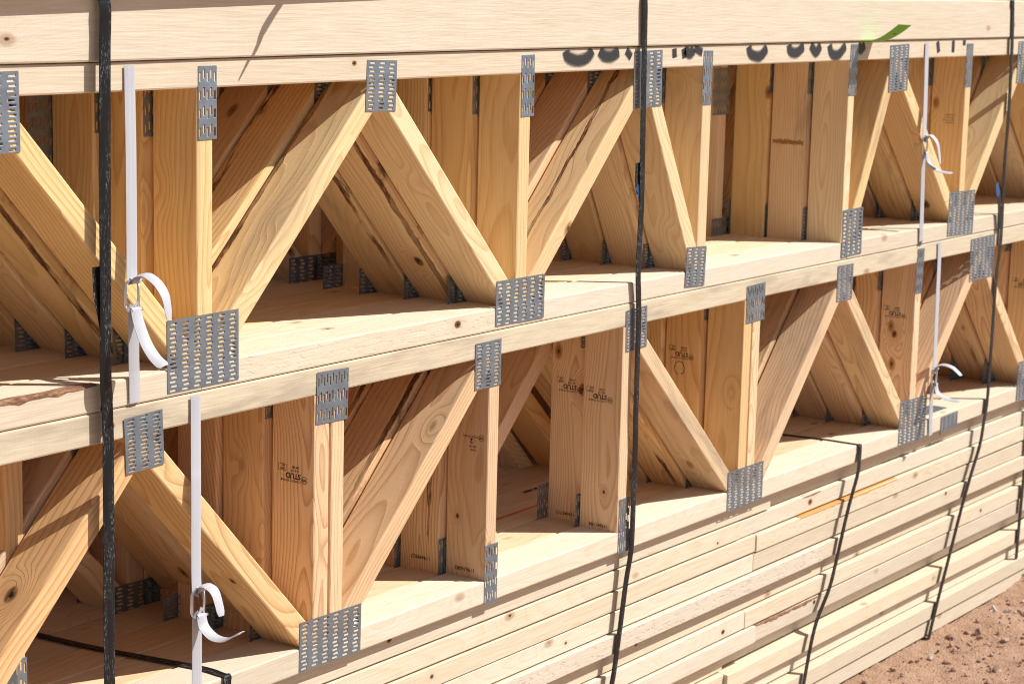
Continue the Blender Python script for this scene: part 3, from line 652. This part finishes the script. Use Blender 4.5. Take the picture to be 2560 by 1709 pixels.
# strips of bark left along top front edges
def bark_strip(host, hb, x0, x1, zt, yf, dip, seed, mat, fade0=0):
    v = []; f = []; n_ = int((x1-x0)/8)
    for i in range(n_+1):
        x = x0+i*8; e = noise.noise(Vector((x*.02, 1.7+seed, 0))); e2 = noise.noise(Vector((x*.05, 7.1, seed)))
        fade = min(1, (n_-i)/9, (i/9 if fade0 else 1))*max(0, .6+e2)
        for (y, z) in ((13+5*e, zt(x)+.5), (3, zt(x)+.8), (-.9, zt(x)-1.5), (-1.0, zt(x)-2-dip*(1+.8*e)*fade)): v.append((x*MM-hb.x, (yf+y)*MM-hb.y, z*MM-hb.z))
    for i in range(n_):
        for j in range(3): a = i*4+j; f.append((a, a+1, a+5, a+4))
    link('bark_strip', mesh('bark_strip', v, f, True), host, mat)
bc = [o for o, key in FRONT['U'][1] if key == ('c', 1)][0]; bb = FRONT['U'][0].location+bc.location
bark_strip(bc, bb, 1500, 1880, lambda x: Cz(x)+37, 0, 4.5, 0, BARK)

# connector plates round the splice of the lower bottom chord: the flat one lies on top of the board
Lr = FRONT['L'][0]
o = plate(Lr, 'h', 6, 7, [4555, 0, 118, 44, 0]); o.location = Vector((4548, 45, Lbb(4548)+38.6))*MM-Lr.location; o.rotation_euler = (math.radians(-90), 0, 0)

# ------------------------------------------------------------------ beam: the flat-lying truss on top, one broad chord towards us
bt = empty('flat_truss', (1150, 0, 446), 'pale truss lying flat on the very top, its smooth broad chord facing the sun', 'truss')
def flat_chord(y0, dep, kw):
    zb = lambda x: Utt(x)+1.2; zt = lambda x: Utt(x)+84+1.5*(x-1700)/3000
    o = chord('chord', bt, xs(1150, 6050), zb, zt, y0, dep, **kw); o.location = o.location-bt.location; return o
fc = flat_chord(-4.4, 36, dict(tone=0.)); flat_chord(430, 36, dict(tone=.1))
for i, (x0, x1) in enumerate(((1250, 1600), (2050, 1700), (2150, 2500), (2950, 2600), (3050, 3400), (3850, 3500), (3950, 4300), (4750, 4400), (4850, 5200), (5650, 5300))):
    a = Vector((x0, 33)); b = Vector((x1, 428)); d = (b-a).normalized(); nn = Vector((-d.y, d.x))*17
    L_ = (b-a).length
    me = sweep_board('web', [((0, 0), (0, 34)), ((L_, 0), (L_, 34))], 82)
    o = link('web', me, bt, WOOD); zz = Utt(x0)+2.4
    M = Matrix((Vector((d.x, d.y, 0)), Vector((0, 0, 1)), Vector((d.y, -d.x, 0)))).transposed().to_4x4()
    M.translation = Vector((x0, 34, zz))*MM-bt.location; o.matrix_basis = M; props(o, tone=.15)
# board lying loose on top, its edge overhanging and shading the beam
lb = link('loose_board', sweep_board('loose_board', [((0, 0), (0, 38)), ((1800, 0), (1800, 38))], 140), None, WOOD)
lb.location = Vector((1080, -42, 534.5))*MM; lb.rotation_euler = (0, -math.radians(.03), math.radians(1.2)); props(lb, tone=.2)
tag(lb, 'loose board laid on the top truss, out of the picture above, shading its upper edge', 'board')

# ------------------------------------------------------------------ board pile under the trusses
HP = 38.45
COURSE = ['first', 'second', 'third', 'fourth', 'fifth', 'sixth', 'seventh', 'eighth', 'ninth', 'tenth', 'eleventh', 'twelfth', 'bottom']
def pile_board(ci, x0, x1, y, depth, label, **kw):
    zt = lambda x: Lbb(x)-.8-HP*ci; h = 35.3
    st = xs(x0, x1); z0 = zt(x0)-h; ph = rg.random()*6
    wav = lambda x: .9*math.sin(x/310+ph)
    me = sweep_board('board', [((x-x0, zt(x)-h-z0+min(wav(x), .6)), (x-x0, zt(x)-z0+min(wav(x), .6))) for x in st], depth, 1.6)
    o = link('board', me, None, WOOD); o.location = Vector((x0, y, z0))*MM
    o.rotation_euler = (0, 0, rg.uniform(-.0006, .0006))
    if 'knot' in kw: kw['edge'] = 1.
    elif rg.random() < .7: kw.update(knot=((rg.uniform(max(x0, 2500), min(x1, 5000))-x0)*MM, rg.uniform(.008, .03), rg.uniform(.003, .0065)), edge=1.)
    props(o, **kw); tag(o, label, 'board', 'boards in the pile below the trusses'); return o
PB = {}
for ci, pcs in enumerate(PILE):
    for pi, (x0, x1, y, kw) in enumerate(pcs):
        where = ('full length' if len(pcs) == 1 else 'left of the butt joint' if pi == 0 else 'right of the butt joint' if pi == len(pcs)-1 else 'middle piece')
        PB.setdefault(ci, []).append(pile_board(ci, x0, x1, y, 138, f"{kw.pop('adj', 'pale sawn')} board, {COURSE[ci]} course under the lower truss, {where}", **kw))

for ci, x0, x1, m_, dp in ((2, 3860, 4330, ORANGE, 2.5), (7, 3692, 3985, BARK, 10), (1, 3880, 3965, BARK, 9)):
    o = [b for b in PB[ci] if b.location.x*1000 < x0+1][-1]
    bark_strip(o, o.location, x0, x1, lambda x: Lbb(x)-1.2-HP*ci, o.location.y*1000, dp, ci, m_, 1)
# ------------------------------------------------------------------ straps
def black_strap(label, runs, tabs=(), w_=19., group='black banding straps round the pile'):
    root = empty('black_strap', runs[0][0][0], label, 'strap', group)
    for pts, wd in runs: ribbon('strap_band', pts, w_, 1.0, BLACKS, root, wd, sag=.25)
    for pts, wd, m, tp in tabs: ribbon('loose_end', pts, w_*.95, 1.0, m, root, wd, taper=tp)
    return root
X = (1, 0, 0)
def over(x, z, y=-14):      # up the face, over the beam edge and away across the top
    return [(x, 470, z+.5), (x, 200, z+.8), (x-1, 40, z+1), (x-1, 6, z+1.5), (x-.5, -7, z-1), (x, y-.5, z-16)]
s1 = [tuple(a) for a in STR['S1']]
seal = 8
black_strap('thick scuffed black strap down the left side, over the top beam', [
    (over(1882, 532.5)+s1[:9]+[(1883.2, -9.5, 6)], X),
    ([(1882.2, -10.5, 66), (1882.6, -10.6, 30), (1883, -11.6, 14), (1883.8, -12.5, -38)]+[(1882.5, -13.5, -70)]+s1[12:]+[(1880, -14, -440), (1881, -6, -560), (1884, 4, -760), (1888, 6, -946)], X)],
    tabs=[([(1871.5, -9, 191), (1871.5, -10, 165), (1872, -11, 150), (1876, -12, 132), (1879, -13, 112)], X, BLACKS, None)])
front = lambda pts, z1, ymax: [(a, min(b, ymax), c) if c < z1 else (a, b, c) for a, b, c in pts]
s2 = [a for a in STR['S2'] if a[2] > -450]+[(3165.5, -2, -507), (3151, -.5, -600), (3130, .5, -700)]
black_strap('black strap in the middle that slants left down to the ground', [
    (over(3151, 533.5, -9)+s2+[(3080, 1, -800), (3022, 2, -946)], X)],
    w_=16., tabs=[([(3152.4, -5.5, 249), (3152.6, -6, 212), (3155.5, -7, 196)], X, BLACKS, None), ([(3154, -6.2, 212), (3155.5, -7, 198), (3160, -7.6, 180)], X, BLUEPL, lambda t: .55)])
s3 = [(a, min(b, -5.5+max(0, -380-c)*.016), c) for a, b, c in STR['S3']]
black_strap('thin black strap near the right edge running from the beam to the dirt', [
    (over(4774, 535, -6.5)+s3, X)],
    w_=17., tabs=[([(4737, -12, 112), (4742, -12, 96), (4757, -10, 82)], X, BLUEPL, None), ([(4757, -10, 84), (4770, -8, 50), (4782, -7, 0)], X, BLACKS, None)])
def low_strap(label, top, face):
    zed = [(top[-1][0]+1.5, -2, top[-1][2]-.6)]
    P = [tuple(a) for a in top]+zed+[tuple(a) for a in face]
    W = [X]*len(P)
    black_strap(label, [([(P[0][0]-8, P[0][1]+190, P[0][2])]+P, X)], w_=15)
s4l = STR['S4Ltop']
low_strap('black strap on the lower truss floor at bottom left, bent over its front edge', s4l[:3]+[(2116, 8, -410)], [(2115.5, -4, -422), (2115, -5, -445), (2108, 3, -520), (2100, 8, -700), (2096, 7, -946)])
s4r = STR['S4R']
low_strap('black strap looped over the lower truss edge between middle and right, slanting to the left', STR['S4Rtop'], s4r+[(3880, 2, -946)])
black_strap('black strap end standing against the far right foot of the board pile', [([(5082, 0, -452), (5078, 6, -600), (5072, 9, -760), (5066, 10, -905)], X)])

def white_strap(label, top, bot, bk, t1, t2, bsc=1.):
    root = empty('white_strap', bk, label, 'strap', 'white cord straps tying the trusses')
    bx, by, bz = bk
    ribbon('strap_band', top+[(bx-1, by+1, bz+17*bsc)], 18.5, .9, WHITES, root, X, sag=.3)
    ribbon('strap_band', [(bx+1, by+1, bz-17*bsc)]+bot, 18.5, .9, WHITES, root, X, sag=.3)
    bm = bmesh.new(); w2 = 13.*bsc; h2 = 19.*bsc
    loop = [(-w2, 4, -h2*.7), (-w2*1.12, 3, -h2*.3), (-w2*1.12, 3, h2*.3), (-w2, 4, h2*.7), (-w2*.7, 2, h2), (0, 0, h2), (w2*1.05, 0, h2)]
    tube_bm(bm, crom(loop, 4), 2.0)
    tube_bm(bm, crom([(-w2, 4, -h2*.7), (-w2*.7, 2, -h2), (0, 0, -h2), (w2*1.05, 0, -h2)], 4), 2.0)
    tube_bm(bm, crom([(-w2*.8, 5, h2*.85), (-w2*.85, 5, 0), (-w2*.8, 5, -h2*.85)], 4), 1.8)
    tube_bm(bm, [(w2*.55, 1, h2), (w2*.62, 1, 0), (w2*.55, 1, -h2)], 1.9)
    me = bpy.data.meshes.new('wire_buckle'); bmesh.ops.recalc_face_normals(bm, faces=bm.faces); bm.to_mesh(me); bm.free()
    link('wire_buckle', me, root, WIRE)
    for s in (1, -1):      # the cord wound round each bar
        pts = [(bx, by+3.4*math.cos(a), bz+s*h2+3.4*math.sin(a)) for a in [2*math.pi*i/12 for i in range(13)]]
        ribbon('strap_turn', pts, 15*bsc, .9, WHITES, root, X, n=2, sag=0)
    tp = lambda t: 1. if t < .93 else 1-.35*(t-.93)/.07
    ribbon('strap_tail', [(bx+a*.18, by+b, bz+c) for a, b, c in [(0, p[0], p[1]) for p in t1]], 18, .7, WHITES, root, [(1, .06*i, .05*i) for i in range(len(t1))], n=8, taper=tp, sag=.9)
    ribbon('strap_tail', [(bx, by+b, bz+c) for b, c in t2], 18, .7, WHITES, root, [(1, -.05*i, .06*i) for i in range(len(t2))], n=8, taper=tp, sag=.9)
    return root
BK = STR['buck']
white_strap('white cord strap on the upper tier at left, its buckle tails curling outward', STR['W1a'][:-1], STR['W1b'], BK[0],
            [(2, 14), (-3, 22), (-12, 27), (-24, 28), (-42, 19), (-55, 3), (-61, -24)], [(-2, -18), (-7, -34), (-19, -58), (-35, -76), (-52, -86)])
white_strap('white cord strap on the lower tier at bottom left with frayed curled tails', STR['W2a'][:-1], STR['W2b']+[(2054, -4.5, -447)], BK[1],
            [(2, 15), (-4, 24), (-14, 26), (-28, 18), (-39, -11)], [(-2, -18), (-7, -33), (-26, -44), (-50, -42), (-76, -27)])
white_strap('white cord strap on the upper tier at right, buckle halfway down the bay', STR['W3a'], STR['W3b'], BK[2],
            [(2, 15), (-5, 21), (-14, 20), (-27, 3), (-35, -38)], [(-2, -18), (-9, -38), (-31, -53), (-65, -57)], .95)
white_strap('white cord strap on the lower tier at right, buckle just above the chord', STR['W4a'], STR['W4b'], BK[3],
            [(2, 15), (-6, 26), (-21, 30), (-42, 25), (-62, 10)], [(-2, -18), (-8, -36), (-32, -47), (-62, -48)], .95)

# ------------------------------------------------------------------ green tag caught under the beam
tg = empty('paper_tag', (4030, -5, 446), 'lime green paper tag curling out from under the top beam at right', 'tag')
pt = [(4030, 12, 447.6), (4030, -4, 447.9), (4030, -24, 450), (4031, -46, 458), (4032, -68, 472), (4033, -84, 485)]
pg = ribbon('tag_sheet', pt, 66, .5, TAGM, tg, X, sag=.0)
for (a, b, c) in ((-12, 3.6, 18), (0, 4.2, 26), (10, 3.4, 14)):
    P0 = Vector(pt[4]).lerp(Vector(pt[5]), .2+a*.015); P0 = P0+Vector((0, -.5, .9))
    ribbon('tag_print', [(P0.x-c/2+4, P0.y+a*.6+8, P0.z-a*.5-7+.6), (P0.x+c/2+4, P0.y+a*.6+8, P0.z-a*.5-7+.6)], 2.4, .2, TAGI, tg, (0, -.75, .65), sag=0)
# loose strap tip hanging over the top edge (throws the thin pointed shadow on the beam)
tail = ribbon('strap_tip', [(2330, 60, 576), (2318, -40, 640), (2290, -125, 672), (2262, -118, 628), (2221, -101, 566)], 19, 1, BLACKS, None, [(1, 0, 0), (1, 0, 0), (.9, .2, 0), (.9, .2, 0), (.9, .2, 0)], taper=lambda t: 1.15-t*1.05)
tag(tail, 'loose black strap tip hanging over the top edge, shading the beam with a thin spike', 'strap')

# ------------------------------------------------------------------ ground
def gz(x, y):
    z = -.9535
    z += .035*max(0, min(1, (x-4.75)/.45))**2*max(0, min(1, (y+1.2)/1.0))
    d = math.hypot(x-4.4, y+.4)
    p = Vector((x, y, 0))
    amp = 1/(1+(d/4)**2)
    z += amp*(.010*noise.noise(p*3.1)+.009*noise.noise(p*9.)+.009*abs(noise.noise(p*21.))+.006*noise.noise(p*47.)+.003*noise.noise(p*95.))
    return z
def axis(lo, a, b, hi, step, grow=1.25):
    out = [a+i*step for i in range(int((b-a)/step)+1)]; s = step
    while out[-1] < hi: s *= grow; out.append(out[-1]+s)
    s = step
    while out[0] > lo: s *= grow; out.insert(0, out[0]-s)
    return out
gx = axis(-60, 3.5, 6.0, 90, .016); gy = axis(-60, -1.9, .25, 90, .016)
gv = [(x, y, gz(x, y)) for y in gy for x in gx]; nx = len(gx)
gf = [(j*nx+i, j*nx+i+1, (j+1)*nx+i+1, (j+1)*nx+i) for j in range(len(gy)-1) for i in range(nx-1)]
gr = link('ground', mesh('ground', gv, gf, True), None, dirt()); gr['kind'] = 'structure'
rp = random.Random(3)
def ico(sub):
    b_ = bmesh.new(); bmesh.ops.create_icosphere(b_, subdivisions=sub, radius=1.); b_.verts.ensure_lookup_table()
    o_ = ([v.co.copy() for v in b_.verts], [[v.index for v in f.verts] for f in b_.faces]); b_.free(); return o_
ICO = {1: ico(1), 2: ico(2)}; SV = []; SF = []
def stone(x, y, s):
    q = Matrix.Rotation(rp.uniform(0, 6.28), 4, Vector((rp.random(), rp.random(), rp.random()+.1)).normalized())
    vs, fs = ICO[1 if s < .006 else 2]; base = Vector((x, y, gz(x, y)+s*.25)); b0 = len(SV)
    sc = Vector((rp.uniform(.7, 1.3), rp.uniform(.7, 1.2), rp.uniform(.5, .8))); sd = Vector((rp.uniform(0, 90), rp.uniform(0, 90), 0))
    for n_ in vs:
        k_ = s*(1+.35*noise.noise(n_*1.4+sd)+.12*noise.noise(n_*4+sd))
        SV.append(q @ Vector((n_.x*sc.x*k_, n_.y*sc.y*k_, n_.z*sc.z*k_))+base)
    SF.extend([[a+b0 for a in f] for f in fs])
for i in range(5200):
    x = rp.uniform(3.6, 6.1); y = -.02-abs(rp.gauss(0, .75))
    if x > 5.0 and rp.random() < .3: y = rp.uniform(-.35, .0)
    s = min(.0015*math.exp(abs(rp.gauss(0, .8))), .013); stone(x, y, s)
for i in range(60):
    x = rp.uniform(4.5, 5.9); stone(x, -.03-abs(rp.gauss(0, .28)), rp.uniform(.005, .010))
gvl = link('gravel', mesh('gravel', SV, SF), None, pebble()); gvl['kind'] = 'stuff'
gvl['label'] = 'loose pebbles and clods scattered on the red dirt beside the pile'
